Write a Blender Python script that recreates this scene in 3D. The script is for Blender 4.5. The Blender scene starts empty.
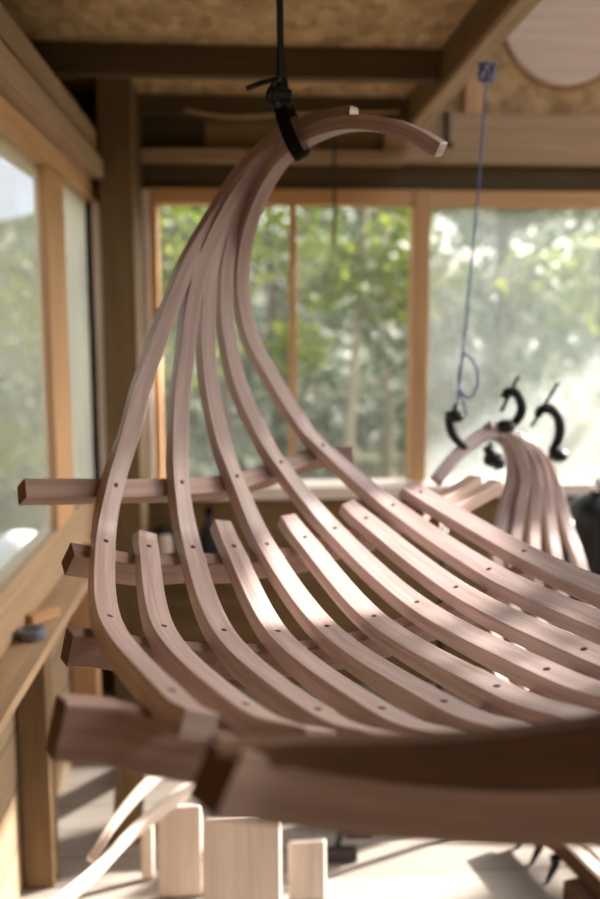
import bpy, math, random
from mathutils import Vector, Matrix, Euler
random.seed(7)
sc = bpy.context.scene
COL = sc.collection
V = Vector

# ------------------------------------------------------------------ camera
CAM = V((0.0, 0.0, 1.55))
F = 875.0                                   # 35 mm lens on a 24 mm wide frame, 600 px across
PITCH, YAW = math.atan(124 / F), math.atan(56 / F)
cd = bpy.data.cameras.new('camera')
cam = bpy.data.objects.new('camera', cd)
COL.objects.link(cam)
cam.location = CAM
cam.rotation_euler = (math.pi / 2 - PITCH, 0, -YAW)
cd.sensor_fit = 'HORIZONTAL'
cd.sensor_width = 24.0
cd.lens = 35.0
cd.clip_start = 0.02
cd.dof.use_dof = True
cd.dof.focus_distance = 1.33
cd.dof.aperture_fstop = 1.9
cd.dof.aperture_blades = 0
sc.camera = cam
CR = cam.rotation_euler.to_matrix()


def at(px, py, depth):
    """measured point of the photograph at a known distance into the room -> room coordinates"""
    d = CR @ V(((px - 300) / F, (449.5 - py) / F, -1.0))
    return CAM + d * (depth / d.y)


# ------------------------------------------------------------------ materials
def new_mat(name):
    m = bpy.data.materials.new(name)
    m.use_nodes = True
    nt = m.node_tree
    nt.nodes.clear()
    out = nt.nodes.new('ShaderNodeOutputMaterial')
    return m, nt, out


def ramp(nt, stops):
    r = nt.nodes.new('ShaderNodeValToRGB')
    e = r.color_ramp.elements
    while len(e) < len(stops):
        e.new(0.5)
    for el, (p, c) in zip(e, stops):
        el.position = p
        el.color = (*c, 1)
    return r


def wood(name, dark, light, rough=0.55, grain=1.0, vary=0.10, spec=0.3):
    m, nt, out = new_mat(name)
    N, L = nt.nodes.new, nt.links.new
    b = N('ShaderNodeBsdfPrincipled')
    b.inputs['Roughness'].default_value = rough
    b.inputs['Specular IOR Level'].default_value = spec
    uv = N('ShaderNodeUVMap')
    inf = N('ShaderNodeObjectInfo')
    sh = N('ShaderNodeVectorMath'); sh.operation = 'ADD'
    rv = N('ShaderNodeCombineXYZ')
    mu = N('ShaderNodeMath'); mu.operation = 'MULTIPLY'; mu.inputs[1].default_value = 17.3
    L(inf.outputs['Random'], mu.inputs[0])
    L(mu.outputs[0], rv.inputs[0]); L(mu.outputs[0], rv.inputs[1])
    L(uv.outputs[0], sh.inputs[0]); L(rv.outputs[0], sh.inputs[1])
    mp = N('ShaderNodeMapping')
    mp.inputs['Scale'].default_value = (1.6 * grain, 46 * grain, 1)
    L(sh.outputs[0], mp.inputs[0])
    n1 = N('ShaderNodeTexNoise')
    n1.inputs['Scale'].default_value = 1.5
    n1.inputs['Detail'].default_value = 3
    n1.inputs['Distortion'].default_value = 0.9
    L(mp.outputs[0], n1.inputs['Vector'])
    mp2 = N('ShaderNodeMapping')
    mp2.inputs['Scale'].default_value = (10 * grain, 420 * grain, 1)
    L(sh.outputs[0], mp2.inputs[0])
    n2 = N('ShaderNodeTexNoise')
    n2.inputs['Scale'].default_value = 1.0
    n2.inputs['Detail'].default_value = 2
    L(mp2.outputs[0], n2.inputs['Vector'])
    mx = N('ShaderNodeMix'); mx.data_type = 'FLOAT'; mx.inputs[0].default_value = 0.4
    L(n1.outputs[0], mx.inputs[2]); L(n2.outputs[0], mx.inputs[3])
    mid = tuple((a + c) / 2 for a, c in zip(dark, light))
    rp = ramp(nt, [(0.30, dark), (0.5, mid), (0.66, light)])
    L(mx.outputs[0], rp.inputs[0])
    hs = N('ShaderNodeHueSaturation')
    mr = N('ShaderNodeMapRange')
    mr.inputs[3].default_value = 1 - vary; mr.inputs[4].default_value = 1 + vary
    L(inf.outputs['Random'], mr.inputs[0])
    L(mr.outputs[0], hs.inputs['Value'])
    L(rp.outputs[0], hs.inputs['Color'])
    L(hs.outputs[0], b.inputs['Base Color'])
    bp = N('ShaderNodeBump')
    bp.inputs['Strength'].default_value = 0.12
    bp.inputs['Distance'].default_value = 0.002
    L(mx.outputs[0], bp.inputs['Height'])
    L(bp.outputs[0], b.inputs['Normal'])
    L(b.outputs[0], out.inputs[0])
    return m


def flat(name, col, rough=0.5, metal=0.0, spec=0.5):
    m, nt, out = new_mat(name)
    b = nt.nodes.new('ShaderNodeBsdfPrincipled')
    n = nt.nodes.new('ShaderNodeTexNoise')
    n.inputs['Scale'].default_value = 35
    g = nt.nodes.new('ShaderNodeTexCoord')
    nt.links.new(g.outputs['Object'], n.inputs['Vector'])
    r = ramp(nt, [(0.3, tuple(c * 0.85 for c in col)), (0.7, tuple(min(1, c * 1.12) for c in col))])
    nt.links.new(n.outputs[0], r.inputs[0])
    nt.links.new(r.outputs[0], b.inputs['Base Color'])
    b.inputs['Roughness'].default_value = rough
    b.inputs['Metallic'].default_value = metal
    b.inputs['Specular IOR Level'].default_value = spec
    nt.links.new(b.outputs[0], out.inputs[0])
    return m


def osb(name, dark, light):
    m, nt, out = new_mat(name)
    N, L = nt.nodes.new, nt.links.new
    b = N('ShaderNodeBsdfPrincipled')
    b.inputs['Roughness'].default_value = 0.75
    b.inputs['Specular IOR Level'].default_value = 0.15
    g = N('ShaderNodeTexCoord')
    v = N('ShaderNodeTexVoronoi'); v.inputs['Scale'].default_value = 28
    mp = N('ShaderNodeMapping'); mp.inputs['Scale'].default_value = (1, 0.5, 1)
    nz = N('ShaderNodeTexNoise'); nz.inputs['Scale'].default_value = 9; nz.inputs['Detail'].default_value = 4
    L(g.outputs['Object'], mp.inputs[0]); L(mp.outputs[0], v.inputs['Vector']); L(mp.outputs[0], nz.inputs['Vector'])
    bw = N('ShaderNodeRGBToBW'); L(v.outputs['Color'], bw.inputs[0])
    mx = N('ShaderNodeMix'); mx.data_type = 'FLOAT'; mx.inputs[0].default_value = 0.6
    L(bw.outputs[0], mx.inputs[2]); L(nz.outputs[0], mx.inputs[3])
    r = ramp(nt, [(0.3, dark), (0.7, light)])
    L(mx.outputs[0], r.inputs[0]); L(r.outputs[0], b.inputs['Base Color'])
    L(b.outputs[0], out.inputs[0])
    return m


def planks(name, dark, light, size, axis_swap=False, gap=0.012):
    """boards with seams, laid along the UV u direction (uv in metres)"""
    m, nt, out = new_mat(name)
    N, L = nt.nodes.new, nt.links.new
    b = N('ShaderNodeBsdfPrincipled'); b.inputs['Roughness'].default_value = 0.6
    b.inputs['Specular IOR Level'].default_value = 0.2
    uv = N('ShaderNodeUVMap')
    br = N('ShaderNodeTexBrick')
    br.inputs['Scale'].default_value = 1
    br.inputs['Brick Width'].default_value = size[0]
    br.inputs['Row Height'].default_value = size[1]
    br.inputs['Mortar Size'].default_value = gap * 0.4
    br.inputs['Color1'].default_value = (*dark, 1)
    br.inputs['Color2'].default_value = (*light, 1)
    br.inputs['Mortar'].default_value = (*(c * 0.35 for c in dark), 1)
    L(uv.outputs[0], br.inputs['Vector'])
    mp = N('ShaderNodeMapping'); mp.inputs['Scale'].default_value = (2, 40, 1)
    nz = N('ShaderNodeTexNoise'); nz.inputs['Scale'].default_value = 1.6; nz.inputs['Detail'].default_value = 3
    L(uv.outputs[0], mp.inputs[0]); L(mp.outputs[0], nz.inputs['Vector'])
    mx = N('ShaderNodeMix'); mx.data_type = 'RGBA'; mx.blend_type = 'MULTIPLY'; mx.inputs[0].default_value = 0.35
    r = ramp(nt, [(0.3, (0.6, 0.55, 0.5)), (0.7, (1, 1, 1))])
    L(nz.outputs[0], r.inputs[0])
    L(br.outputs[0], mx.inputs[6]); L(r.outputs[0], mx.inputs[7])
    L(mx.outputs[2], b.inputs['Base Color'])
    L(b.outputs[0], out.inputs[0])
    return m


def leaf(name, cols, trans=0.5):
    m, nt, out = new_mat(name)
    N, L = nt.nodes.new, nt.links.new
    g = N('ShaderNodeNewGeometry')
    n = len(cols)
    r = ramp(nt, [(i / (n - 1), c) for i, c in enumerate(cols)])
    L(g.outputs['Random Per Island'], r.inputs[0])
    d = N('ShaderNodeBsdfPrincipled'); d.inputs['Roughness'].default_value = 0.4
    t = N('ShaderNodeBsdfTranslucent')
    L(r.outputs[0], d.inputs['Base Color']); L(r.outputs[0], t.inputs['Color'])
    mx = N('ShaderNodeMixShader'); mx.inputs[0].default_value = trans
    L(d.outputs[0], mx.inputs[1]); L(t.outputs[0], mx.inputs[2])
    L(mx.outputs[0], out.inputs[0])
    return m


def glass(name, haze, col):
    """window pane: clear glass with a milky film of dust on it"""
    m, nt, out = new_mat(name)
    N, L = nt.nodes.new, nt.links.new
    tr = N('ShaderNodeBsdfTransparent')
    tl = N('ShaderNodeBsdfTranslucent'); tl.inputs[0].default_value = (*col, 1)
    gl = N('ShaderNodeBsdfGlossy'); gl.inputs['Roughness'].default_value = 0.02
    nz = N('ShaderNodeTexNoise'); nz.inputs['Scale'].default_value = 2.2; nz.inputs['Detail'].default_value = 3
    g = N('ShaderNodeTexCoord'); L(g.outputs['Object'], nz.inputs['Vector'])
    mr = N('ShaderNodeMapRange'); mr.inputs[1].default_value = 0.3; mr.inputs[2].default_value = 0.7
    mr.inputs[3].default_value = haze * 0.75; mr.inputs[4].default_value = min(1, haze * 1.25)
    L(nz.outputs[0], mr.inputs[0])
    m1 = N('ShaderNodeMixShader'); L(mr.outputs[0], m1.inputs[0])
    L(tr.outputs[0], m1.inputs[1]); L(tl.outputs[0], m1.inputs[2])
    m2 = N('ShaderNodeMixShader'); m2.inputs[0].default_value = 0.03
    L(m1.outputs[0], m2.inputs[1]); L(gl.outputs[0], m2.inputs[2])
    L(m2.outputs[0], out.inputs[0])
    return m


M = dict(
    ash=wood('steamed_ash', (0.25, 0.172, 0.158), (0.47, 0.362, 0.345), 0.38, 1.0, 0.06, 0.5),
    rail=wood('rail_ash', (0.255, 0.165, 0.135), (0.41, 0.285, 0.24), 0.55, 1.0, 0.06),
    band=wood('dark_brown_wood', (0.085, 0.047, 0.03), (0.15, 0.085, 0.055), 0.7, 1.0, 0.0, 0.1),
    endgrain=wood('end_grain', (0.10, 0.06, 0.045), (0.17, 0.10, 0.075), 0.8, 1.0, 0.0, 0.1),
    pale=wood('pale_ash', (0.62, 0.50, 0.42), (0.80, 0.70, 0.62), 0.5, 0.7, 0.05),
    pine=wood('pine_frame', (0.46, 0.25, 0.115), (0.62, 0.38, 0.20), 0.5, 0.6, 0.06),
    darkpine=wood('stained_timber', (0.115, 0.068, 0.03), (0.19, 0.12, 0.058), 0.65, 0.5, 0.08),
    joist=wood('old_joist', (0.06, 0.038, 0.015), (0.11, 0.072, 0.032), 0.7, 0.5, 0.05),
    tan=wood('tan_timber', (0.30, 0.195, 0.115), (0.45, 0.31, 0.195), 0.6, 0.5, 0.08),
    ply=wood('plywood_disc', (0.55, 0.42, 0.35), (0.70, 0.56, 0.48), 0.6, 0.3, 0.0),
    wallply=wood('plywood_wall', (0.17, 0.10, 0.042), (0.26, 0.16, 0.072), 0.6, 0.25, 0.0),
    osb=osb('strand_board', (0.27, 0.17, 0.08), (0.56, 0.38, 0.21)),
    floor=planks('floor_boards', (0.27, 0.235, 0.205), (0.33, 0.29, 0.255), (3.4, 0.14), False, 0.005),
    boards=planks('wall_boards', (0.27, 0.19, 0.12), (0.34, 0.25, 0.16), (1.6, 0.16)),
    screw=flat('screw_steel', (0.04, 0.025, 0.02), 0.5, 0.6),
    black=flat('black_webbing', (0.010, 0.010, 0.012), 0.9, 0.0, 0.1),
    iron=flat('black_iron', (0.014, 0.015, 0.017), 0.35, 0.3),
    chrome=flat('bright_steel', (0.75, 0.75, 0.76), 0.12, 1.0),
    blue=flat('blue_cord', (0.10, 0.16, 0.38), 0.7),
    cord=flat('dark_cord', (0.05, 0.04, 0.035), 0.8),
    grey=flat('grey_plastic', (0.13, 0.15, 0.20), 0.5),
    sheet=flat('roof_sheet', (0.20, 0.24, 0.33), 0.5),
    white=flat('white_tarp', (0.75, 0.76, 0.78), 0.6),
    soil=flat('woodland_soil', (0.10, 0.10, 0.05), 0.95),
    bark=flat('bark', (0.12, 0.09, 0.065), 0.9),
    barklight=flat('pale_bark', (0.34, 0.29, 0.22), 0.9),
    glassclear=glass('window_glass', 0.03, (0.80, 0.82, 0.78)),
    glasshaze=glass('dusty_glass', 0.30, (0.46, 0.48, 0.48)),
    glasspale=glass('milky_side_glass', 0.62, (0.80, 0.73, 0.62)),
    glassleft=glass('dusty_side_glass', 0.30, (0.72, 0.66, 0.53)),
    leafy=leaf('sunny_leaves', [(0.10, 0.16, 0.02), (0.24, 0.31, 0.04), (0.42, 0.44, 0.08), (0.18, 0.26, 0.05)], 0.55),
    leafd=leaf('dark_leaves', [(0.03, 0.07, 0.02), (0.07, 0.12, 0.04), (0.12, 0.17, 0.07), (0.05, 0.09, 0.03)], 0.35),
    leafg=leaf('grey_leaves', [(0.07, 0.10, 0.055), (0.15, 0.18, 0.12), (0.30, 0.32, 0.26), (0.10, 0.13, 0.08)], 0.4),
)


# ------------------------------------------------------------------ builders
def link(name, verts, faces, mat, parent=None, uvs=None, smooth=False, bevel=0.0):
    me = bpy.data.meshes.new(name)
    me.from_pydata([tuple(v) for v in verts], [], faces)
    if uvs:
        lay = me.uv_layers.new(name='UVMap')
        k = 0
        for fu in uvs:
            for u in fu:
                lay.data[k].uv = u
                k += 1
    me.materials.append(mat)
    if smooth:
        for p in me.polygons:
            p.use_smooth = True
    me.update()
    o = bpy.data.objects.new(name, me)
    COL.objects.link(o)
    if parent is not None:
        o.parent = parent
        o.matrix_parent_inverse = parent.matrix_basis.inverted()
    if bevel > 0:
        md = o.modifiers.new('bevel', 'BEVEL')
        md.width = bevel
        md.segments = 2
        md.limit_method = 'ANGLE'
        md.angle_limit = math.radians(40)
        md.harden_normals = True
    return o


def tag(o, label=None, cat=None, group=None, kind=None):
    if label: o['label'] = label
    if cat: o['category'] = cat
    if group: o['group'] = group
    if kind: o['kind'] = kind
    return o


def thing(name, loc, label, cat, group=None):
    o = bpy.data.objects.new(name, None)
    COL.objects.link(o)
    o.location = loc
    o.empty_display_size = 0.05
    return tag(o, label, cat, group)


def spline(pts, n=8):
    """Catmull-Rom through points (any dimension)"""
    P = [pts[0] * 2 - pts[1]] + list(pts) + [pts[-1] * 2 - pts[-2]]
    out = []
    for i in range(1, len(P) - 2):
        a, b, c, d = P[i - 1], P[i], P[i + 1], P[i + 2]
        for k in range(n):
            t = k / n
            out.append(0.5 * ((2 * b) + (c - a) * t + (2 * a - 5 * b + 4 * c - d) * t * t + (3 * b - a - 3 * c + d) * t ** 3))
    out.append(P[-2].copy())
    return out


def frames(pts, sides):
    """tangent, side, normal at each point"""
    fr = []
    for i, p in enumerate(pts):
        a = pts[max(i - 1, 0)]
        b = pts[min(i + 1, len(pts) - 1)]
        t = (b - a).normalized()
        s = sides[i] if isinstance(sides, list) else sides
        s = (s - t * s.dot(t)).normalized()
        fr.append((t, s, t.cross(s)))
    return fr


def resample(pts, sides, ws, step):
    L = [0.0]
    for i in range(1, len(pts)):
        L.append(L[-1] + (pts[i] - pts[i - 1]).length)
    n = max(3, int(L[-1] / step))
    P, S, W = [], [], []
    j = 0
    for k in range(n + 1):
        d = L[-1] * k / n
        while j < len(L) - 2 and L[j + 1] < d:
            j += 1
        t = (d - L[j]) / max(1e-9, L[j + 1] - L[j])
        P.append(pts[j].lerp(pts[j + 1], t)); S.append(sides[j].lerp(sides[j + 1], t)); W.append(ws[j] * (1 - t) + ws[j + 1] * t)
    return P, S, W


def sweep_rect(name, pts, sides, w, h, mat, parent=None, bevel=0.003, wob=None):
    """rectangular bar along pts: w across the side vector, h along the normal; w may be a list"""
    fr = frames(pts, sides)
    verts, faces, uvs = [], [], []
    L = [0.0]
    for i in range(1, len(pts)):
        L.append(L[-1] + (pts[i] - pts[i - 1]).length)
    for i, (p, (t, s, n)) in enumerate(zip(pts, fr)):
        ww = w[i] if isinstance(w, list) else w
        hh = h[i] if isinstance(h, list) else h
        for a, b in ((-1, -1), (1, -1), (1, 1), (-1, 1)):
            verts.append(p + s * (a * ww / 2) + n * (b * hh / 2))
    w0 = w[0] if isinstance(w, list) else w
    h0 = h[0] if isinstance(h, list) else h
    ve = [0, w0, w0 + h0, 2 * w0 + h0, 2 * w0 + 2 * h0]
    for i in range(len(pts) - 1):
        for k in range(4):
            k2 = (k + 1) % 4
            faces.append((i * 4 + k, i * 4 + k2, i * 4 + 4 + k2, i * 4 + 4 + k))
            uvs.append(((L[i], ve[k]), (L[i], ve[k + 1]), (L[i + 1], ve[k + 1]), (L[i + 1], ve[k])))
    faces.append((3, 2, 1, 0)); uvs.append(((0, 0), (0.003, 0), (0.003, h0), (0, h0)))
    e = (len(pts) - 1) * 4
    faces.append((e, e + 1, e + 2, e + 3)); uvs.append(((0, 0), (0.003, 0), (0.003, h0), (0, h0)))
    o = link(name, verts, faces, mat, parent, uvs, False, bevel)
    if mat in (M['rail'], M['band']) and parent is not None:
        o.data.materials.append(M['endgrain'])
        o.data.polygons[-1].material_index = 1
        o.data.polygons[-2].material_index = 1
    # smooth along the length, crisp at the long edges
    for p in o.data.polygons:
        p.use_smooth = True
    o.data.set_sharp_from_angle(angle=math.radians(35))
    return o


def tube(name, pts, r, mat, parent=None, seg=10, cap=True):
    ref = V((0, 0, 1)) if abs((pts[-1] - pts[0]).normalized().z) < 0.9 else V((1, 0, 0))
    fr = frames(pts, ref)
    verts, faces = [], []
    for i, (p, (t, s, n)) in enumerate(zip(pts, fr)):
        rr = r[i] if isinstance(r, list) else r
        for k in range(seg):
            a = 2 * math.pi * k / seg
            verts.append(p + (s * math.cos(a) + n * math.sin(a)) * rr)
    for i in range(len(pts) - 1):
        for k in range(seg):
            k2 = (k + 1) % seg
            faces.append((i * seg + k, i * seg + k2, i * seg + seg + k2, i * seg + seg + k))
    if cap:
        faces.append(tuple(range(seg - 1, -1, -1)))
        e = (len(pts) - 1) * seg
        faces.append(tuple(range(e, e + seg)))
    o = link(name, verts, faces, mat, parent)
    for p in o.data.polygons:
        p.use_smooth = len(p.vertices) == 4
    return o


def bar(name, a, b, side, w, h, mat, parent=None, bevel=0.003):
    a, b = V(a), V(b)
    return sweep_rect(name, [a, a.lerp(b, .5), b], V(side), w, h, mat, parent, bevel)


def box(name, x0, x1, y0, y1, z0, z1, mat, parent=None, bevel=0.003):
    """axis-aligned timber with grain along its longest side"""
    d = [x1 - x0, y1 - y0, z1 - z0]
    c = V(((x0 + x1) / 2, (y0 + y1) / 2, (z0 + z1) / 2))
    k = d.index(max(d))
    ax = V((0, 0, 0)); ax[k] = 1
    j = (k + 1) % 3
    sd = V((0, 0, 0)); sd[j] = 1
    l = (k + 2) % 3
    return bar(name, c - ax * d[k] / 2, c + ax * d[k] / 2, sd, d[j], d[l], mat, parent, bevel)


def struct(o, label=None):
    return tag(o, label, None, None, 'structure')


def disc(name, c, axis, r, h, mat, parent=None, seg=14, bevel=0.0):
    axis = axis.normalized()
    ref = V((0, 0, 1)) if abs(axis.z) < 0.9 else V((1, 0, 0))
    s = axis.cross(ref).normalized(); n = axis.cross(s)
    verts = []
    for z in (-h / 2, h / 2):
        for k in range(seg):
            a = 2 * math.pi * k / seg
            verts.append(c + axis * z + (s * math.cos(a) + n * math.sin(a)) * r)
    faces = [tuple(range(seg - 1, -1, -1)), tuple(range(seg, 2 * seg))]
    for k in range(seg):
        k2 = (k + 1) % seg
        faces.append((k, k2, seg + k2, seg + k))
    uvs = [[((verts[i] - c).dot(s) , (verts[i] - c).dot(n)) for i in f] for f in faces]
    o = link(name, verts, faces, mat, parent, uvs, False, bevel)
    return o


# ================================================================== THE HANGING SEAT FRAME
U = V((0.83, 0.55, 0)).normalized()          # across the seat
A = {0: (116, 485, 1.55), 2: (182, 482, 1.65), 4: (237, 476, 1.75), 6: (281, 462, 1.85), 8: (323, 445, 1.95)}
Bp = [(106, 541), (149, 546), (193, 547), (234, 546), (267, 544), (305, 537), (335, 528), (366, 518), (393, 505), (421, 492)]
Cp = [(110, 616), (164, 626), (224, 630), (278, 631), (327, 626), (374, 616), (417, 602), (456, 587), (489, 569), (524, 551)]
Dp = [(172, 690), (246, 704), (318, 709), (382, 708), (444, 701), (497, 686), (547, 669), (584, 649), (620, 628), (652, 606)]
PA = {i: at(*A[i]) for i in A}
PB = [at(x, y, 1.47 + 0.0456 * i) for i, (x, y) in enumerate(Bp)]
PC = [at(x, y, 1.20 + 0.0389 * i) for i, (x, y) in enumerate(Cp)]
PD = [at(x, y, 0.84 + 0.0357 * i) for i, (x, y) in enumerate(Dp)]
# upper runs of the five long ribs, from the gathered end down to just above the top rail
TOP = {
    0: [(276, 147, 1.85), (250, 170, 1.86), (228, 200, 1.86), (207, 233, 1.84), (188, 267, 1.81), (172, 307, 1.77), (157, 347, 1.73), (142, 390, 1.67), (130, 437, 1.60)],
    2: [(290, 138, 1.84), (264, 158, 1.86), (240, 190, 1.86), (219, 228, 1.85), (202, 267, 1.83), (193, 307, 1.80), (188, 350, 1.77), (183, 390, 1.73), (181, 430, 1.69)],
    4: [(302, 130, 1.83), (276, 149, 1.86), (250, 181, 1.87), (226, 222, 1.87), (213, 262, 1.86), (209, 307, 1.84), (209, 350, 1.82), (213, 390, 1.80), (223, 437, 1.77)],
    6: [(354, 121, 1.75), (312, 129, 1.82), (282, 149, 1.86), (257, 181, 1.88), (239, 220, 1.89), (229, 260, 1.89), (227, 307, 1.89), (232, 347, 1.88), (242, 387, 1.87), (260, 427, 1.86)],
    8: [(438, 157, 1.62), (412, 142, 1.65), (384, 133, 1.68), (347, 131, 1.73), (314, 141, 1.78), (289, 158, 1.82), (267, 188, 1.86), (251, 228, 1.89), (244, 262, 1.91), (244, 297, 1.92), (253, 337, 1.93), (272, 373, 1.94), (298, 415, 1.95)],
}
seat = thing('hanging_seat_frame', PC[4] - V((0, 0, 0.06)),
             'large curved ash slatted seat frame hanging from a black strap by its gathered ribs', 'seat frame')
WR, TR = 0.036, 0.027                         # rib width and thickness
hn = {}                                       # hole normals, used to place rails and screws


def rail_dir(P, i):
    a = P[max(i - 1, 0)]; b = P[min(i + 1, len(P) - 1)]
    return (b - a).normalized()


keysA = [0, 2, 4, 6, 8]


def a_dir(i):
    k = keysA.index(i)
    return (PA[keysA[min(k + 1, 4)]] - PA[keysA[max(k - 1, 0)]]).normalized()


for i in range(10):
    ctrl, side, wid = [], [], []
    WL = WR + 0.001 * i
    if i in TOP:
        for q in TOP[i]:
            ctrl.append(at(*q)); side.append(U.copy())
        m = len(ctrl)
        wid += [V((0.029 + 0.007 * (k / (m + 0.0)), 0, 0)) for k in range(m)]
        iA = len(ctrl)
        ctrl.append(PA[i]); side.append(a_dir(i)); wid.append(V((WR, 0, 0)))
    else:
        up = (PB[i] - PC[i]).normalized()
        if 0 < i < 9:
            ta = (PA[i - 1] + PA[i + 1]) / 2
        else:
            ta = PA[8] + (PA[8] - PA[6]) * 0.5
        e = PB[i] + ((ta - PB[i]).normalized() * 0.4 + (PB[i] - PC[i]).normalized() * 0.6) * {1: 0.05, 3: 0.085, 5: 0.085, 7: 0.075, 9: 0.058}[i]
        iA = -1
        ctrl.append(e); side.append(rail_dir(PB, i)); wid.append(V((WR, 0, 0)))
    iB = len(ctrl); ctrl.append(PB[i]); side.append(rail_dir(PB, i)); wid.append(V((WL, 0, 0)))
    iC = len(ctrl); ctrl.append(PC[i]); side.append(rail_dir(PC, i)); wid.append(V((WL, 0, 0)))
    iD = len(ctrl); ctrl.append(PD[i]); side.append(rail_dir(PD, i)); wid.append(V((WL, 0, 0)))
    zD = 0.84 + 0.0357 * i
    dx, dy = Dp[i]
    if i == 0:
        ctrl.append(at(203, 711, zD - 0.075)); side.append(rail_dir(PD, i)); wid.append(V((WL, 0, 0)))
    else:
        ctrl.append(at(dx + 76, dy + 26, zD - 0.11)); side.append(rail_dir(PD, i)); wid.append(V((WL, 0, 0)))
        if i > 4:
            ctrl.append(at(dx + 160, dy + 44, zD - 0.20)); side.append(rail_dir(PD, i)); wid.append(V((WL, 0, 0)))
    n = 8
    pts, sds = spline(ctrl, n), spline(side, n)
    ws = [w.x for w in spline(wid, n)]
    nm = 'long_rib' if i in TOP else 'short_slat'
    fr = frames(pts, sds)
    # holes were measured on the visible face: sink the bar by half its thickness
    cpts = [p - f[2] * TR / 2 for p, f in zip(pts, fr)]
    cpts, sds2, ws2 = resample(cpts, sds, ws, 0.016)
    rib = sweep_rect(nm, cpts, sds2, ws2, TR, M['ash'], seat, 0.0014)
    for tagk, ix in (('A', iA), ('B', iB), ('C', iC), ('D', iD)):
        if ix < 0:
            continue
        p = pts[ix * n]; nn = fr[ix * n][2]
        hn[(tagk, i)] = (p, nn, fr[ix * n][0])
        disc('screw', p - nn * 0.004, nn, 0.0046, 0.0094, M['screw'], rib, 12)

HR = 0.046


def rail(k, idx, left, right, h=HR, d=0.036, mat='rail', name='cross_rail', ext=0.05):
    P, S = [], []
    for i in idx:
        p, nn, t = hn[(k, i)]
        P.append(p - nn * (TR + h / 2 - 0.001)); S.append(t)
    if not left:
        left = [P[0] - (P[1] - P[0]).normalized() * ext]
    P = [q for q in left] + P + [q for q in right]
    S = [S[0]] * len(left) + S + [S[-1]] * len(right)
    pts, sd = spline(P, 6), spline(S, 6)
    return sweep_rect(name, pts, sd, d, h, M[mat], seat, 0.003)


rail('A', keysA, [at(21, 492, 1.51)], [at(352, 457, 1.99)])
rail('B', range(10), [], [])
rail('C', range(10), [at(66, 647, 1.175)], [])
rail('D', range(9), [at(54, 727, 0.80), at(110, 731, 0.822)], [], 0.056)
bar('cross_rail', at(415, 518, 1.86), at(476, 482, 2.06), (0.8, -0.6, 0), 0.036, 0.034, M['rail'], seat)
bar('cross_rail', at(432, 522, 1.88), at(496, 486, 2.08), (0.8, -0.6, 0), 0.036, 0.034, M['rail'], seat)
# the front rail: a bent bar that leaves the lowest rail and comes past the lens, dark brown band standing in for its dark top face
fpix = [(214, 774, 0.60), (262, 781, 0.632), (330, 790, 0.650), (420, 800, 0.655), (520, 805, 0.645), (620, 802, 0.63), (730, 790, 0.60)]
fp = spline([at(*q) for q in fpix], 6)
up = V((-0.03, -0.16, 1)).normalized()
nf = len(fp)
sweep_rect('front_rail', fp, up, [0.050 + 0.006 * k / nf for k in range(nf)], 0.034, M['rail'], seat, 0.002)
bandh = [0.006 + 0.068 * k / nf for k in range(nf)]
sweep_rect('front_rail_dark_band', [p + up * (0.0245 + 0.003 * k / nf + bandh[k] / 2) - V((0, 0.010, 0)) for k, p in enumerate(fp)], up, bandh, 0.014, M['band'], seat, 0.001)

# ------------------------------------------------------------------ strap that carries it
CEIL = 2.43
st = thing('ratchet_strap', at(284, 120, 1.82), 'black webbing strap with ratchet buckle holding up the gathered rib ends', 'strap')
s0 = at(281, 96, 1.80)
stop = V((s0.x - 0.004, s0.y, CEIL))
bar('webbing', s0, stop, (0.45, 0.9, 0), 0.024, 0.004, M['black'], st, 0.0)
lp = spline([at(279, 98, 1.80), at(283, 118, 1.775), at(291, 140, 1.76), at(300, 156, 1.775), at(304, 154, 1.83), at(298, 134, 1.90), at(289, 112, 1.88), at(283, 98, 1.82)], 6)
sweep_rect('loop', lp, V((0.83, -0.2, 0.45)), 0.026, 0.005, M['black'], st, 0.0)
rt = bar('ratchet', at(279, 78, 1.79), at(284, 108, 1.785), (1, 0.4, 0), 0.024, 0.028, M['iron'], st, 0.004)
tube('ratchet_handle', spline([at(280, 79, 1.77), at(265, 82, 1.765), at(246, 89, 1.76)], 4), 0.005, M['iron'], rt, 8)
tube('release_tab', spline([at(276, 80, 1.77), at(268, 92, 1.765), at(268, 102, 1.765), at(277, 106, 1.77)], 4), 0.0035, M['iron'], rt, 8)
disc('ratchet_axle', at(281, 94, 1.772), V((1, .4, 0)), 0.012, 0.036, M['iron'], rt)

# ================================================================== SECOND SEAT FRAME, by the window
seat2 = thing('clamped_seat_frame', at(520, 560, 2.4), 'ash seat frame with black clamps, hung on blue cord before the dusty window', 'seat frame')
R2 = [
    [(436, 481, 2.20), (450, 463, 2.24), (470, 444, 2.30), (492, 433, 2.37), (508, 446, 2.42), (513, 470, 2.44), (507, 500, 2.44), (501, 524, 2.42), (496, 556, 2.36)],
    [(487, 427, 2.36), (505, 434, 2.40), (518, 455, 2.43), (523, 480, 2.44), (519, 505, 2.43), (516, 526, 2.42), (512, 560, 2.37)],
    [(494, 430, 2.38), (512, 437, 2.42), (527, 457, 2.45), (534, 480, 2.46), (534, 505, 2.46), (533, 530, 2.44), (534, 562, 2.38)],
    [(502, 433, 2.40), (519, 440, 2.44), (535, 458, 2.47), (543, 482, 2.49), (547, 508, 2.49), (551, 534, 2.46), (556, 564, 2.40)],
    [(509, 437, 2.42), (527, 443, 2.46), (543, 460, 2.50), (553, 482, 2.52), (561, 508, 2.52), (569, 534, 2.49), (580, 566, 2.42)],
]
U2 = V((0.97, 0.25, 0)).normalized()
low2 = []
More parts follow.
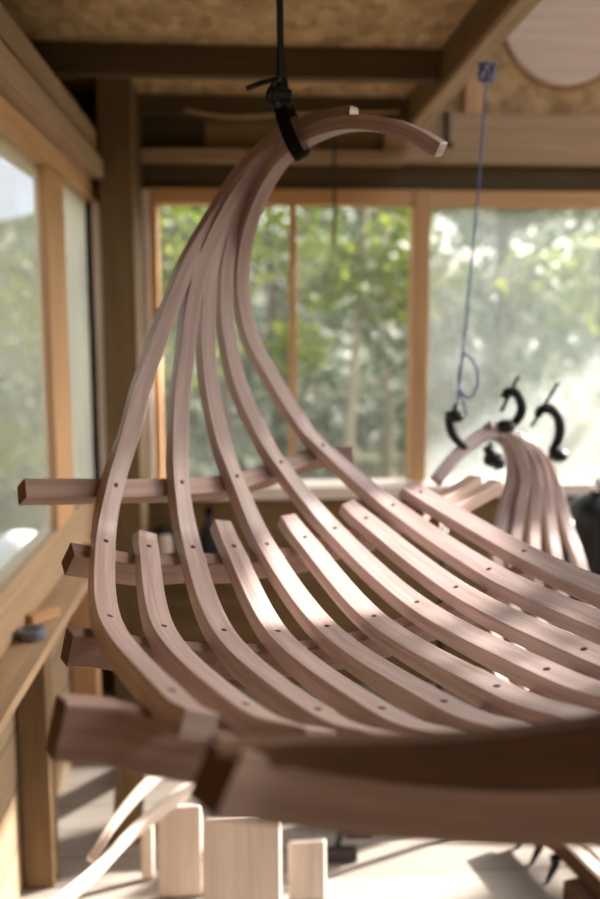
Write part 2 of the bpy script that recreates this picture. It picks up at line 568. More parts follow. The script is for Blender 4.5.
for k, R in enumerate(R2):
    P = [at(*q) for q in R]
    b = P[-1]
    P += [b + V((-0.02 + 0.01 * k, -0.06, -0.14)), b + V((-0.04 + 0.02 * k, -0.18, -0.25)), b + V((-0.06 + 0.03 * k, -0.34, -0.30))]
    pts = spline(P, 6)
    rb = sweep_rect('long_rib', pts, U2, 0.033, 0.026, M['ash'], seat2, 0.003)
    low2.append((P[-3], P[-2], P[-1]))
for j in range(3):
    a, b = low2[0][j], low2[4][j]
    d = (b - a).normalized()
    off = V((0, 0.012 if j == 0 else 0.0, -0.036))
    bar('cross_rail', a - d * 0.09 + off, b + d * 0.09 + off, (0, 1, 0), 0.036, 0.044, M['rail'], seat2)


def clamp(frame, spin, d, r, label, pad):
    '''G-clamp: bent iron frame, threaded spindle with a bar handle and a round swivel pad'''
    loc = at(*pad, d)
    t = thing('g_clamp', loc, label, 'clamp', None)
    fpts = spline([at(x, y, d) for x, y in frame], 5)
    nn = len(fpts)
    tube('clamp_frame', fpts, [r * (0.8 + 0.3 * math.sin(math.pi * i / (nn - 1))) for i in range(nn)], M['iron'], t, 10)
    a, b = at(*spin[0], d), at(*spin[1], d)
    sp_ = tube('spindle', [a, a.lerp(b, 0.5), b], 0.0055, M['iron'], t, 8)
    ax = (b - a).normalized(); sd = ax.cross(V((0, 1, 0))).normalized()
    q = a + ax * 0.008
    tube('handle_bar', [q - sd * 0.006 - V((0, 0.03, 0)), q, q + sd * 0.006 + V((0, 0.03, 0))], 0.0035, M['iron'], sp_, 6)
    lathe('swivel_pad', loc - V((0, 0, r)), [(r * 0.8, -0.3 * r), (r * 1.8, r * 0.2), (r * 2.0, r), (r * 1.8, r * 1.8), (r * 0.8, r * 2.3)], M['iron'], t, 14)
    return t


def lathe(name, base, prof, mat, parent, seg=24):
    verts, faces = [], []
    for (r, z) in prof:
        for k in range(seg):
            a = 2 * math.pi * k / seg
            verts.append(base + V((r * math.cos(a), r * math.sin(a), z)))
    for i in range(len(prof) - 1):
        for k in range(seg):
            k2 = (k + 1) % seg
            faces.append((i * seg + k, i * seg + k2, i * seg + seg + k2, i * seg + seg + k))
    faces.append(tuple(range(seg - 1, -1, -1)))
    e = (len(prof) - 1) * seg
    faces.append(tuple(range(e, e + seg)))
    o = link(name, verts, faces, mat, parent)
    for p in o.data.polygons:
        p.use_smooth = len(p.vertices) == 4
    return o


clamp([(503, 398), (509, 391), (518, 395), (522, 408), (517, 420), (509, 427)], ((518, 377), (501, 412)), 2.37, 0.0135, 'left black clamp of the two upright ones atop the far frame', (506, 426))
clamp([(537, 417), (541, 410), (550, 409), (558, 417), (560, 430), (557, 442), (551, 452)], ((558, 383), (531, 427)), 2.44, 0.0145, 'black clamp farthest right on the far seat frame', (558, 455))
clamp([(449, 411), (450, 424), (455, 437), (466, 448)], ((455, 404), (452, 420)), 2.27, 0.0125, 'black clamp gripping the hooked tip where the blue cord is tied', (455, 416))
clamp([(486, 447), (492, 455), (496, 462), (503, 466)], ((490, 442), (497, 470)), 2.33, 0.015, 'black clamp tucked under the bend of the far frame', (494, 460))

# blue cord
cpt = at(487, 74, 2.35)
bc = thing('blue_cord', at(458, 420, 2.3), 'thin blue cord from the roof beam down to the far seat frame', 'cord')
BEAMX = 0.643
ctop = V((at(487, 72, 2.36).x, at(487, 72, 2.36).y, at(487, 72, 2.36).z))
tube('cord', spline([ctop, at(479, 180, 2.34), at(470, 280, 2.33), at(463, 350, 2.32), at(456, 414, 2.30)], 4), 0.0028, M['blue'], bc, 8)
kn = [ctop + V((0.020 * math.cos(a * 1.3), 0.010 * math.sin(a * 2.1), 0.022 * math.sin(a * 1.7))) for a in [x * 0.55 for x in range(24)]]
tube('knot', spline(kn, 3), 0.0035, M['blue'], bc, 6)
tube('loose_tail', spline([at(463, 352, 2.32), at(474, 362, 2.31), at(478, 382, 2.30), at(470, 398, 2.30), at(461, 392, 2.30)], 5), 0.003, M['blue'], bc, 6)
tube('second_strand', spline([at(464, 352, 2.33), at(459, 380, 2.32), at(466, 416, 2.31)], 5), 0.003, M['blue'], bc, 6)

# ================================================================== ROOM
YB = 3.60                                     # back wall
H = CAM.z


def hz(px, py, y):                            # height on a plane y
    return at(px, py, y).z


struct(box('floor', -3.2, 3.2, -1.5, YB + 0.05, -0.06, 0.0, M['floor'], None, 0), 'pale boarded workshop floor')
ZS, ZH = hz(400, 482, YB), hz(300, 205, YB)   # sill and head of the glass
x0, x1 = at(160, 340, YB).x, at(411, 340, YB).x
x2, x3 = at(427, 340, YB).x, 2.05
xm = at(293, 340, YB).x
XL = -0.60
# wall under the windows
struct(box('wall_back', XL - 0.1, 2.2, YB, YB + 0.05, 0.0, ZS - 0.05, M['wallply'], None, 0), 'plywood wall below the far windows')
struct(box('windowsill_back', XL, 2.2, YB - 0.075, YB + 0.10, ZS - 0.055, ZS - 0.004, M['pale']), 'long pale sill under the far windows')  # sunlight on the sill is put into its pale colour
struct(box('wall_back_corner', XL - 0.12, at(147, 340, YB).x, YB, YB + 0.05, ZS - 0.05, 2.45, M['darkpine'], None, 0), 'dark boarding in the corner beside the far window')
# window 1
w1 = tag(bpy.data.objects.new('window_1', None), 'window with slim mullion on the far wall', None, None, 'structure'); COL.objects.link(w1); w1.location = (x0, YB, ZS)
JW = 0.03
box('jamb', x0 - JW, x0, YB - 0.02, YB + 0.07, ZS, ZH + 0.06, M['pine'], w1)
box('jamb', x1, x2, YB - 0.03, YB + 0.07, ZS, ZH + 0.06, M['pine'], w1)
box('head', x0, x1, YB - 0.02, YB + 0.07, ZH, ZH + 0.06, M['pine'], w1)
box('mullion', xm - 0.014, xm + 0.014, YB + 0.0, YB + 0.06, ZS, ZH, M['pine'], w1)
box('pane', x0, xm - 0.014, YB + 0.026, YB + 0.030, ZS, ZH, M['glassclear'], w1, 0)
box('pane', xm + 0.014, x1, YB + 0.026, YB + 0.030, ZS, ZH, M['glassclear'], w1, 0)
w2 = tag(bpy.data.objects.new('window_2', None), 'dusty right hand window on the far wall', None, None, 'structure'); COL.objects.link(w2); w2.location = (x2, YB, ZS)
box('head', x2, x3, YB - 0.02, YB + 0.07, ZH, ZH + 0.06, M['pine'], w2)
box('jamb', x3, x3 + JW, YB - 0.02, YB + 0.07, ZS, ZH + 0.06, M['pine'], w2)
box('pane', x2, x3, YB + 0.026, YB + 0.030, ZS, ZH, M['glasshaze'], w2, 0)
# pale edge beside the far left jamb
struct(box('trim_1', x0 - JW - 0.034, x0 - JW - 0.002, YB - 0.05, YB + 0.05, ZS, ZH + 0.05, M['pale']), 'pale strip beside the far window jamb')
# boards above the windows, from the head upwards
z_ = lambda y: hz(300, y, YB)
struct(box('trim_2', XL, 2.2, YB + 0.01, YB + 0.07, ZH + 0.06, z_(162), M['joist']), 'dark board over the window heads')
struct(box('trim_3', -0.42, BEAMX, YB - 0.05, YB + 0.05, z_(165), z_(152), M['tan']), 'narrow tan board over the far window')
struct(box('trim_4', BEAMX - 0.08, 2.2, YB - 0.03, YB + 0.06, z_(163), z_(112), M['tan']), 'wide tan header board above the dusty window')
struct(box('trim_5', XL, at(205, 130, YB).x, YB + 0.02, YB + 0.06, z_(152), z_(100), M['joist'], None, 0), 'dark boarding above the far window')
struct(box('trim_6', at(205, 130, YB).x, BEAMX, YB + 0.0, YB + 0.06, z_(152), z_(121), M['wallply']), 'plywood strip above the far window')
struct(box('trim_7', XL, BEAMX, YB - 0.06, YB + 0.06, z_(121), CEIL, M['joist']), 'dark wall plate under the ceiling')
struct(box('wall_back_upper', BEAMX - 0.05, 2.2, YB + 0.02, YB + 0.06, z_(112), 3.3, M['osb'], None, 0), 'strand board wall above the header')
# ceiling, joists, beam
struct(box('ceiling', -0.95, BEAMX + 0.06, -1.5, YB + 0.06, CEIL, CEIL + 0.02, M['osb'], None, 0), 'strand board ceiling')
for nm, a, b, c, d in (('ceiling_upper_1', BEAMX - 0.05, 2.6, 3.0, YB + 0.4), ('ceiling_upper_2', BEAMX - 0.05, 2.6, -1.5, 0.7), ('ceiling_upper_3', BEAMX - 0.05, 0.95, 0.7, 3.0), ('ceiling_upper_4', 2.15, 2.6, 0.7, 3.0)):  # unseen roof opening left between these slabs, added to bring in sky light
    struct(box(nm, a, b, c, d, 3.28, 3.32, M['osb'], None, 0), 'higher roof boarding around an unseen opening added for sky light')
for nm, yy in (('beam_1', 2.93), ('beam_2', 1.78), ('beam_3', 0.9), ('beam_4', 0.0)):
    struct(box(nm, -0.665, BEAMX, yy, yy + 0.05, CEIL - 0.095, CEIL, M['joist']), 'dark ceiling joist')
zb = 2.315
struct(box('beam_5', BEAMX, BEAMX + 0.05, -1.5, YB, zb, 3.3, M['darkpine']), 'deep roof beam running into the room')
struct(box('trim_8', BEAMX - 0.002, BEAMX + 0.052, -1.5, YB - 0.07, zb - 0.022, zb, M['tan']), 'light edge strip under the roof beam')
# left wall
XL = -0.565
struct(box('beam_6', XL - 0.12, -0.52, -1.5, YB - 0.17, 2.174, 2.245, M['tan']), 'side wall plate')
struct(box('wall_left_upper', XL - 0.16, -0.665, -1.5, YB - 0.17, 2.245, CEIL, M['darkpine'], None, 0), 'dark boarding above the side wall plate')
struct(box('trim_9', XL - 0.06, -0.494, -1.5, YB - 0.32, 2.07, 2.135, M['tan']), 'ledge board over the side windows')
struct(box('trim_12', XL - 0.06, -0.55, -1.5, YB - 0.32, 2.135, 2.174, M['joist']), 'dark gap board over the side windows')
struct(box('trim_10', XL - 0.10, -0.545, -1.5, YB - 0.17, 2.01, 2.07, M['pine']), 'head board of the side windows')
struct(box('windowsill_left', XL - 0.12, -0.475, -1.5, 2.86, 0.765, 0.79, M['tan']), 'side window sill ledge')
struct(box('trim_11', XL - 0.06, XL, -1.5, YB - 0.2, 0.79, 0.935, M['tan']), 'bottom rail of the side windows')
struct(box('wall_left_near', XL - 0.06, XL - 0.01, -1.5, 1.95, 0.935, 2.01, M['wallply'], None, 0), 'unseen plywood panel added to the near side wall to cut light')  # out of view, added solid to cut light from the left
struct(box('wall_left', XL - 0.12, XL - 0.06, -1.5, YB, 0.0, 0.765, M['boards'], None, 0), 'pale boarding under the side windows')
struct(box('pillar_1', -0.60, XL, 2.64, 2.90, 0.935, 2.01, M['pine']), 'pine post between the side windows')
struct(box('pillar_2', -0.512, -0.392, 3.28, 3.42, 0.0, CEIL, M['darkpine']), 'dark corner post')
struct(box('pillar_3', -0.43, -0.392, 3.43, YB - 0.03, 0.0, CEIL, M['joist']), 'thin dark post beside the corner post')
struct(box('pillar_4', XL - 0.055, -0.54, 2.28, 2.36, 0.0, 0.765, M['darkpine']), 'dark stud under the side ledge')
struct(box('pillar_5', XL - 0.055, -0.53, 3.0, 3.09, 0.0, 0.80, M['pine']), 'pine stud under the side ledge')
struct(box('pillar_6', -0.562, -0.533, 3.40, 3.44, 0.935, 2.01, M['ply']), 'pale jamb of the side window by the corner post')
struct(box('pillar_7', -0.60, XL, 1.2, 1.42, 0.935, 2.01, M['pine']), 'pine post of the side wall')
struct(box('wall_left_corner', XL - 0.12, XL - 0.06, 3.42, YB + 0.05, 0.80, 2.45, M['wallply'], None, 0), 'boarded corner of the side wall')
for nm, a, b in (('window_3', 1.95, 2.64), ('window_4', 2.90, 3.40)):
    w = tag(bpy.data.objects.new(nm, None), 'dusty side window, ' + ('wide pane' if nm == 'window_3' else 'narrow milky pane by the corner'), None, None, 'structure'); COL.objects.link(w); w.location = (XL - 0.05, a, 0.848)
    box('pane', XL - 0.024, XL - 0.020, a, b, 0.935, 2.01, M['glasspale' if nm == 'window_4' else 'glassleft'], w, 0)

# walls outside the frame that shade the room: behind the camera and on the right, with openings added to shape the sunlight
struct(box('wall_front', -0.75, 2.3, -1.56, -1.5, 0.0, 3.3, M['wallply'], None, 0), 'plywood wall behind the viewer')
def wall_holes(name, x0, x1, ya, yb, za, zb, holes, mat):
    '''side wall as boards around rectangular openings (y0, y1, z0, z1), one mesh'''
    ys = sorted({ya, yb, *[h[0] for h in holes], *[h[1] for h in holes]})
    zs = sorted({za, zb, *[h[2] for h in holes], *[h[3] for h in holes]})
    verts, faces = [], []
    for i in range(len(ys) - 1):
        for j in range(len(zs) - 1):
            cy, cz = (ys[i] + ys[i + 1]) / 2, (zs[j] + zs[j + 1]) / 2
            if any(h[0] < cy < h[1] and h[2] < cz < h[3] for h in holes):
                continue
            k = len(verts)
            for x in (x0, x1):
                verts += [(x, ys[i], zs[j]), (x, ys[i + 1], zs[j]), (x, ys[i + 1], zs[j + 1]), (x, ys[i], zs[j + 1])]
            faces += [(k, k + 1, k + 2, k + 3), (k + 7, k + 6, k + 5, k + 4), (k, k + 4, k + 5, k + 1), (k + 1, k + 5, k + 6, k + 2), (k + 2, k + 6, k + 7, k + 3), (k + 3, k + 7, k + 4, k)]
    uv = [[(verts[v][1], verts[v][2]) for v in f] for f in faces]
    return link(name, verts, faces, mat, None, uv)


LIGHT_HOLES = [(1.50, 3.50, 0.85, 2.2), (1.75, 2.28, 2.27, 2.40), (2.28, 2.72, 2.27, 2.60), (-0.2, 0.95, 1.10, 2.2)]  # unseen openings, added to throw sun and sky light on ribs and floor
struct(wall_holes('wall_right', 2.2, 2.26, -1.5, YB + 0.05, 0.0, 3.3, LIGHT_HOLES, M['wallply']), 'unseen plywood wall on the right with openings added for sun and sky light')

# ================================================================== THINGS ON THE WALLS
pd = at(567, 18, YB + 0.004)
tag(disc('plywood_disc', pd, V((0, -1, 0)), 0.258, 0.03, M['ply'], None, 64, 0.004), 'round pale plywood disc fixed high on the back wall', 'disc')
hk = at(447, 113, YB - 0.06)
tag(tube('wall_hook', spline([at(447, 112, YB - 0.05), at(447, 130, YB - 0.06), at(447, 142, YB - 0.07), at(451, 146, YB - 0.09)], 4), 0.012, M['cord']), 'dark iron hook hanging on the header board beside the roof beam', 'hook')
tag(box('pine_block', at(465, 85, YB).x, at(483, 85, YB).x, YB - 0.02, YB + 0.02, z_(112), z_(62), M['pine']), 'small orange pine block on the wall behind the blue cord', 'block')
tag(tube('dangling_cord', spline([at(335, 118, 3.4), at(334, 170, 3.4), at(335, 215, 3.4), at(333, 245, 3.4)], 4), 0.006, M['cord']), 'dark loose cord dangling before the far window', 'cord')
tag(tube('ceiling_cable', spline([at(185, 110, 3.45), at(230, 117, 3.42), at(300, 114, 3.42), at(400, 112, 3.45)], 5), 0.006, M['tan']), 'pale cable clipped under the ceiling along the dark wall plate', 'cable')
# on the side ledge
tp = V((-0.525, 2.10, 0.79 + 0.0125))
tr = thing('tape_roll', tp - V((0, 0, 0.0125)), 'dark grey tape roll lying on the side ledge', 'tape roll')
disc('roll', tp, V((0, 0, 1)), 0.035, 0.025, M['grey'], tr, 24, 0.004)
disc('core', tp + V((0, 0, 0.001)), V((0, 0, 1)), 0.022, 0.026, M['iron'], tr, 20)
tag(bar('wood_offcut', (-0.555, 2.20, 0.79 + 0.012), (-0.50, 2.27, 0.79 + 0.012), (0, 1, 0), 0.03, 0.024, M['pine']), 'short brown offcut lying on the side ledge behind the tape roll', 'offcut')

# ================================================================== LOW THINGS
# black gas cylinder by the right edge
g0 = at(592, 530, 2.9)
gc = thing('gas_cylinder', V((g0.x, g0.y, 0)), 'black steel cylinder with bright collar standing by the far wall at right', 'cylinder')


gz = hz(592, 492, 2.9)
gb = V((g0.x + 0.02, g0.y, 0))
lathe('body', gb, [(0.10, 0), (0.11, 0.02), (0.11, gz - 0.10), (0.10, gz - 0.05), (0.07, gz - 0.02), (0.035, gz - 0.005), (0.03, gz)], M['iron'], gc)
lathe('valve', gb, [(0.03, gz), (0.035, gz + 0.01), (0.02, gz + 0.03), (0.018, gz + 0.05)], M['chrome'], gc)

# pale bent strips leaning lower left
def strip(pl, w, h, label, side=(0.5, 0.2, 0.8)):
    o = sweep_rect('bent_strip', spline(pl, 6), V(side).normalized(), w, h, M['pale'], None, 0.003)
    return tag(o, label, 'strip', 'bent strips leaning below the seat')


strip([at(45, 915, 1.75), at(95, 872, 1.86), at(140, 826, 1.98), at(205, 776, 2.12)], 0.040, 0.02, 'longest pale bent strip rising to the right under the seat')
strip([at(90, 860, 1.95), at(115, 822, 2.02), at(140, 792, 2.08), at(172, 762, 2.16)], 0.034, 0.02, 'shorter pale bent strip behind the longest one')

# leaning boards catching the sun
def board(x_, y_, z, wpx, label, tilt=0.12, d=0.018):
    a = at(x_, y_, z); b = at(x_ + wpx, y_, z)
    w = b.x - a.x
    c = (a + b) / 2
    topp = V((c.x, c.y, a.z))
    foot = V((c.x, c.y - a.z * tilt, 0.0 + d * 0.1))
    o = bar('leaning_board', foot, topp, (1, 0.05, 0), w, d, M['pale'], None, 0.012)
    return tag(o, label, 'board')


board(158, 805, 2.25, 44, 'pale board leaning low down where the bent strips cross')
board(203, 816, 2.15, 78, 'wide pale sunlit board under the left end of the front rail')
board(141, 824, 2.32, 13, 'narrow pale board left of the leaning boards, behind the strips')
board(288, 840, 2.2, 38, 'short pale board right of the wide sunlit one')

# slatted panel on the floor at the lower right
sp = thing('slatted_panel', (at(585, 850, 2.3).x, 2.3, 0.0), 'low slatted panel on black pegs on the floor at the lower right', 'slatted panel')
e0, e1 = at(527, 820, 2.42), at(591, 880, 2.10)
dirn = (e1 - e0).normalized(); dirn.z = 0; dirn.normalize()
crs = V((-dirn.y, dirn.x, 0))
zt = 0.125
for k in range(3):
    a = V((e0.x, e0.y, zt)) + crs * (0.002 + 0.050 * k)
    bar('slat', a, a + dirn * 0.60, crs, 0.034, 0.014, M['pale'], sp)
a = V((e0.x, e0.y, zt - 0.033)) - crs * 0.012
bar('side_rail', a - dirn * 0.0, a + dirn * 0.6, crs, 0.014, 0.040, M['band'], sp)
for k in range(3):
    q = a + dirn * (0.03 + 0.085 * k) - crs * 0.016
    tube('peg', [V((q.x, q.y, zt - 0.05)), V((q.x, q.y, 0.05)), V((q.x - 0.02, q.y, 0.0))], [0.016, 0.012, 0.006], M['iron'], sp, 8)
q = V((e0.x, e0.y, 0)) + dirn * 0.22
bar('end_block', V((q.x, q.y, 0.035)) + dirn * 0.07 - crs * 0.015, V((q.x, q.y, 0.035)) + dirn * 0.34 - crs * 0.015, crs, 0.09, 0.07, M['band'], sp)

# workbench trestle behind the seat, partly seen through the ribs
tr = thing('trestle', (at(125, 830, 2.5).x, 2.5, 0), 'dark wooden trestle leg standing below the left of the seat', 'trestle')
ta = at(125, 770, 2.5)
bar('leg', (ta.x, 2.5, 0.0), (ta.x + 0.015, 2.56, ta.z + 0.05), (1, 0, 0), 0.085, 0.05, M['darkpine'], tr)
bar('leg', (ta.x - 0.03, 2.95, 0.0), (ta.x + 0.0, 2.66, ta.z + 0.05), (1, 0, 0), 0.085, 0.05, M['darkpine'], tr)
bar('cross_bar', (ta.x - 0.10, 2.61, ta.z + 0.09), (ta.x + 0.85, 2.61, ta.z + 0.09), (0, 1, 0), 0.09, 0.07, M['darkpine'], tr)
bar('leg', (ta.x + 0.74, 2.5, 0.0), (ta.x + 0.72, 2.56, ta.z + 0.05), (1, 0, 0), 0.075, 0.05, M['darkpine'], tr)

# quick clamp with a dark block standing on the floor under the front rail
cl0 = at(347, 890, 2.35)
ck = thing('bar_clamp', (cl0.x, 2.35, 0), 'small dark bar clamp standing on the pale floor under the front rail', 'clamp')
bar('bar', (cl0.x - 0.04, 2.36, 0.0), (cl0.x + 0.03, 2.38, 0.26), (1, 0, 0), 0.018, 0.008, M['iron'], ck)
bar('jaw', (cl0.x - 0.005, 2.37, 0.09), (cl0.x + 0.075, 2.37, 0.09), (0, 1, 0), 0.03, 0.05, M['cord'], ck, 0.005)
bar('fixed_jaw', (cl0.x - 0.06, 2.355, 0.02), (cl0.x + 0.03, 2.355, 0.02), (0, 1, 0), 0.03, 0.04, M['cord'], ck, 0.005)
tube('grip', [V((cl0.x + 0.055, 2.37, 0.11)), V((cl0.x + 0.06, 2.37, 0.17)), V((cl0.x + 0.062, 2.37, 0.21))], 0.016, M['grey'], ck, 10)

# shelf with dark tools on the wall behind the seat
shz = hz(240, 560, YB - 0.1)
tag(box('wall_shelf', at(165, 560, YB).x, at(300, 560, YB).x, YB - 0.16, YB, shz - 0.025, shz, M['darkpine']), 'dark shelf on the plywood wall seen behind the ribs', 'shelf')
c1 = at(209, 535, YB - 0.08)
jg = thing('oil_can', (c1.x, c1.y, shz), 'black can on the dark wall shelf seen between the ribs', 'can')
lathe('body', V((c1.x, c1.y, shz)), [(0.035, 0), (0.038, 0.01), (0.038, 0.11), (0.02, 0.15), (0.014, 0.16), (0.012, 0.19)], M['iron'], jg)
lathe('cap', V((c1.x, c1.y, shz + 0.19)), [(0.017, 0), (0.017, 0.025), (0.012, 0.03)], M['black'], jg)
c2 = at(163, 536, YB - 0.08)
jg = thing('jar', (c2.x, c2.y, shz), 'pinkish jar on the dark wall shelf left of the black can', 'jar')
lathe('body', V((c2.x, c2.y, shz)), [(0.035, 0), (0.04, 0.01), (0.04, 0.09), (0.03, 0.105), (0.03, 0.115)], M['ply'], jg)
lathe('lid', V((c2.x, c2.y, shz + 0.115)), [(0.033, 0), (0.033, 0.02), (0.03, 0.023)], M['iron'], jg)
# bright round metal things by the far frame
for px, py, d, lab in ((443, 532, 3.0, 'shiny steel ball knob glinting left below the far frame'),
                       (522, 556, 2.55, 'shiny steel knob glinting between the ribs of the far frame'),
                       (569, 524, 2.75, 'shiny steel knob glinting beside the black cylinder')):
    p = at(px, py, d)
    kt = thing('steel_post', (p.x, p.y, 0), lab, 'post')
    tube('stem', [V((p.x, p.y, 0)), V((p.x, p.y, p.z / 2)), V((p.x, p.y, p.z))], 0.012, M['iron'], kt, 10)
    lathe('knob', V((p.x, p.y, p.z - 0.015)), [(0.006, 0), (0.014, 0.004), (0.018, 0.015), (0.014, 0.026), (0.006, 0.03)], M['chrome'], kt, 16)

# ================================================================== OUTSIDE
gm = M['soil']
struct(box('ground', -30, 30, -6, 45, -0.5, -0.35, gm, None, 0), 'woodland ground outside')


def leaf_mesh(n, blobs, size, rnd):
    verts, faces = [], []
    for _ in range(n):
        c, r = blobs[rnd.randrange(len(blobs))]
        while True:
            d = V((rnd.uniform(-1, 1), rnd.uniform(-1, 1), rnd.uniform(-1, 1)))
            if 0.2 < d.length < 1:
                break
        p = V((c[0] + d.x * r, c[1] + d.y * r, c[2] + d.z * r * 0.8))
        s = size * rnd.uniform(0.6, 1.4)
        e = Euler((rnd.uniform(-1.1, 1.1), rnd.uniform(-1.1, 1.1), rnd.uniform(0, 6.28))).to_matrix()
        k = len(verts)
        for q in ((-0.5, 0, 0), (0, -0.28, 0.06), (0.55, 0, 0), (0, 0.28, 0.06)):
            verts.append(p + e @ (V(q) * s))
        faces.append((k, k + 1, k + 2, k + 3))
    return verts, faces


def tree(x, y, h, r, n, mat, label, size=0.11, trunk=0.07, low=0.3, bark='bark', seed=0, group=None):
    rnd = random.Random(seed)
    t = thing('tree', (x, y, -0.36), label, 'tree', group)
    lean = rnd.uniform(-0.25, 0.25)
    tp = spline([V((x, y, -0.4)), V((x + lean * 0.3, y, h * 0.33)), V((x + lean * 0.7, y + 0.1, h * 0.7)), V((x + lean, y, h))], 4)
    tube('trunk', tp, [trunk * (1 - 0.7 * i / (len(tp) - 1)) for i in range(len(tp))], M[bark], t, 9)
    for b in range(4):
        k = int(len(tp) * (0.35 + 0.13 * b)); p = tp[min(k, len(tp) - 2)]
        a = rnd.uniform(0, 6.28); l = r * rnd.uniform(0.5, 0.9)
        tube('branch', spline([p, p + V((math.cos(a) * l * 0.5, math.sin(a) * l * 0.5, l * 0.25)), p + V((math.cos(a) * l, math.sin(a) * l, l * 0.7))], 3),
             [trunk * 0.4, trunk * 0.36, trunk * 0.33, trunk * 0.3, trunk * 0.24, trunk * 0.18, trunk * 0.1], M[bark], t, 6)
    blobs = []
    for b in range(11):
        a = rnd.uniform(0, 6.28); q = rnd.uniform(0, 0.75) * r
        blobs.append(((x + lean * 0.6 + math.cos(a) * q, y + math.sin(a) * q, low + (h - low) * rnd.uniform(0.05, 1.05)), r * rnd.uniform(0.28, 0.5)))
    v, f = leaf_mesh(n, blobs, size, rnd)
    link('foliage', v, f, M[mat], t)
    return t


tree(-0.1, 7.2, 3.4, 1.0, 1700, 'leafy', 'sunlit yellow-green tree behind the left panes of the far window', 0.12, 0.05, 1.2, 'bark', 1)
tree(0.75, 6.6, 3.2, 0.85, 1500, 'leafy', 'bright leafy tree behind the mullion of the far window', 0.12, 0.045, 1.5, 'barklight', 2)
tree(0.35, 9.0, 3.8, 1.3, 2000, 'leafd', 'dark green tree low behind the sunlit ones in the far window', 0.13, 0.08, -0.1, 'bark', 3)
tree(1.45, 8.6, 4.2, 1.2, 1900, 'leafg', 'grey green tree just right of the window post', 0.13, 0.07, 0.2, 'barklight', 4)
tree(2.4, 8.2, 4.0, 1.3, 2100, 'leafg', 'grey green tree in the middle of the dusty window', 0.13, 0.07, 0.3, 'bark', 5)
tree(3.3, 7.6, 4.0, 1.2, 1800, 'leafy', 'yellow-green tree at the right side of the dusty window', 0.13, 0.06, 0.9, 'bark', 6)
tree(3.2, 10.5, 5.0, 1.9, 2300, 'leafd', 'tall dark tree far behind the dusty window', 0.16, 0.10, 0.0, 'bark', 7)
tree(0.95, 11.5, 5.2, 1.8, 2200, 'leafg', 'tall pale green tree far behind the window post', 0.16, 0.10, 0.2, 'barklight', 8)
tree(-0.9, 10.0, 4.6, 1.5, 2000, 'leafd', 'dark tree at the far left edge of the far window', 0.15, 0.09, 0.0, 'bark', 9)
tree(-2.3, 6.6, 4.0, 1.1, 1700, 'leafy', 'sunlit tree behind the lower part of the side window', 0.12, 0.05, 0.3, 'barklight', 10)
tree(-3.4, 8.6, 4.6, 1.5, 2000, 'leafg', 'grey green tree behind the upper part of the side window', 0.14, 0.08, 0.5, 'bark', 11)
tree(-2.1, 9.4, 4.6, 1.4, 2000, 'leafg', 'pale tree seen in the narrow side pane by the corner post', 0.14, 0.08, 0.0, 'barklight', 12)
tree(3.8, 4.85, 4.3, 0.95, 3000, 'leafd', 'unseen dense tree added to shade the dusty window from the right, just outside the wall', 0.15, 0.08, -0.2, 'bark', 31)  # this tree and the next stand unseen, added to block the sun
tree(4.9, 6.3, 4.6, 1.2, 2400, 'leafd', 'second unseen dense tree added to the right of the shop, behind the shading one', 0.16, 0.08, -0.2, 'bark', 32)
tree(-2.6, 0.6, 4.2, 1.3, 1700, 'leafd', 'unseen dark tree added close outside the side wall to dim its light, beside the viewer', 0.14, 0.08, 0.0, 'bark', 21)  # out-of-view pair with the next, added to dim the side windows
tree(-3.0, 2.7, 4.4, 1.4, 1700, 'leafd', 'unseen dark tree added outside the near part of the side window to dim it', 0.14, 0.08, 0.0, 'bark', 22)
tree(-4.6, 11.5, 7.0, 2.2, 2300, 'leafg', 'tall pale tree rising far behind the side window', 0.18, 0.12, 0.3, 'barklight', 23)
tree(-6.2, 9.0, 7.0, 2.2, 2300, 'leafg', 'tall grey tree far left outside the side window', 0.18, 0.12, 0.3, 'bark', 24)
tree(4.3, 2.6, 4.3, 0.75, 1000, 'leafd', 'unseen thin crowned tree added outside the right wall to dapple the sun, nearer the viewer', 0.13, 0.05, 0.6, 'bark', 41)  # unseen pair, added to break up the sun through the right openings
tree(4.4, 3.75, 3.1, 0.7, 700, 'leafd', 'unseen thin crowned tree added outside the right wall to dapple the sun, farther from the viewer', 0.13, 0.05, 0.6, 'bark', 42)
# thicket along the ground and a leafy bank closing the view
rnd = random.Random(33)
bl = [((rnd.uniform(-7, 8), rnd.uniform(8, 13), rnd.uniform(-0.3, 1.2)), rnd.uniform(0.5, 1.0)) for _ in range(60)]
v, f = leaf_mesh(9000, bl, 0.17, rnd)
tag(link('undergrowth', v, f, M['leafg']), 'dense low thicket across the woodland floor', 'undergrowth', None, 'stuff')
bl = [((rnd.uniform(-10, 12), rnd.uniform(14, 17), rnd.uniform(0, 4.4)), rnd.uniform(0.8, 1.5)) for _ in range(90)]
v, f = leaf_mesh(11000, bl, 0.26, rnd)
tag(link('woodland', v, f, M['leafd']), 'hazy wall of trees far behind everything', 'woodland', None, 'stuff')
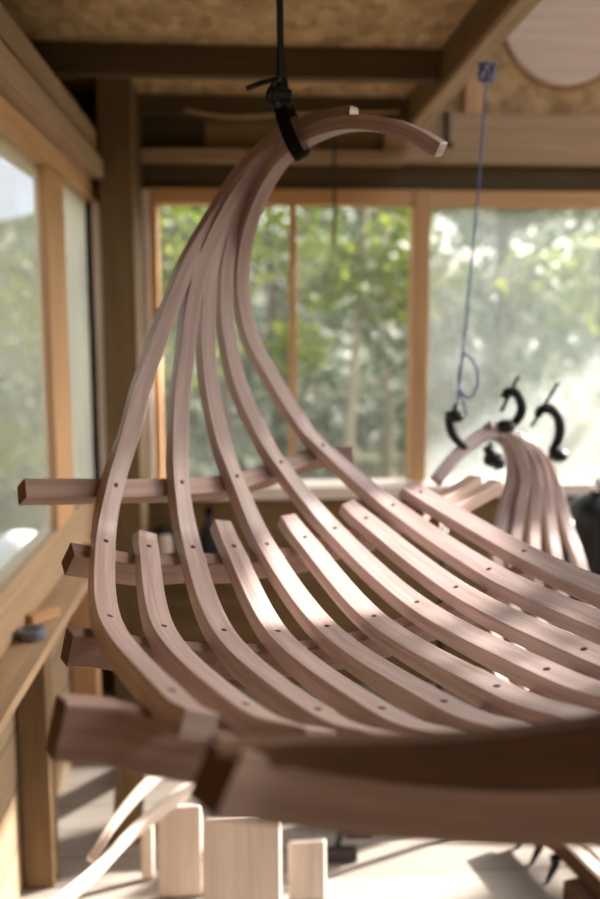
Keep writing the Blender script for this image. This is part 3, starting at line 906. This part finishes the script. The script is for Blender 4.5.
# sheet roof and white tarp outside the side window
r0, r1 = at(-30, 215, 3.6), at(36, 168, 4.6)
rf = thing('lean_to', (-2.2, 5.2, -0.36), 'pale blue sheet roof of a lean-to outside the side window', 'lean-to')
bar('roof_sheet', at(-90, 196, 4.6), at(38, 176, 5.4), (0, -0.5, 0.86), 0.42, 0.03, M['sheet'], rf)
pq = at(20, 190, 4.9)
tube('post', [V((pq.x - 0.25, pq.y, -0.4)), V((pq.x - 0.25, pq.y, 1.0)), V((pq.x - 0.25, pq.y, pq.z + 0.05))], 0.04, M['barklight'], rf, 8)
wt = at(40, 541, 4.6)
wb = [(wt.x - 0.35, wt.x + 0.2)]
tb = thing('log_pile_cover', (wt.x, wt.y, -0.36), 'white sheeted heap outside the side window just above the sill', 'covered heap')
lathe('tarp', V((wt.x - 0.1, wt.y, -0.36)), [(0.16, 0), (0.15, 0.4), (0.14, wt.z + 0.30), (0.12, wt.z + 0.38), (0.05, wt.z + 0.41)], M['white'], tb, 14)

# ================================================================== LIGHT
w = bpy.data.worlds.new('world')
sc.world = w
w.use_nodes = True
nt = w.node_tree
nt.nodes.clear()
wo = nt.nodes.new('ShaderNodeOutputWorld')
bg = nt.nodes.new('ShaderNodeBackground')
sky = nt.nodes.new('ShaderNodeTexSky')
sky.sky_type = 'NISHITA'
sky.sun_disc = False
SUN_TO = V((0.78, 0.34, 0.52)).normalized()
sky.sun_elevation = math.asin(SUN_TO.z)
sky.sun_rotation = math.atan2(SUN_TO.x, SUN_TO.y)
sky.air_density = 1.6
sky.dust_density = 4.0
sky.ozone_density = 1.0
bg.inputs[1].default_value = 0.42
hsv = nt.nodes.new('ShaderNodeHueSaturation')
hsv.inputs['Saturation'].default_value = 0.45
nt.links.new(sky.outputs[0], hsv.inputs['Color'])
nt.links.new(hsv.outputs[0], bg.inputs[0])
nt.links.new(bg.outputs[0], wo.inputs[0])
sl = bpy.data.lights.new('sun', 'SUN')
sl.energy = 13.0
sl.angle = math.radians(1.2)
sl.color = (1.0, 0.95, 0.88)
so = bpy.data.objects.new('sun', sl)
COL.objects.link(so)
so.location = (4, 4, 6)
so.rotation_euler = SUN_TO.to_track_quat('Z', 'Y').to_euler()

sc.view_settings.view_transform = 'Standard'
sc.view_settings.look = 'None'
sc.view_settings.gamma = 1
sc.view_settings.use_curve_mapping = False
sc.view_settings.exposure = 0.85
sc.cycles.use_denoising = True
sc.cycles.max_bounces = 10
sc.cycles.transparent_max_bounces = 16
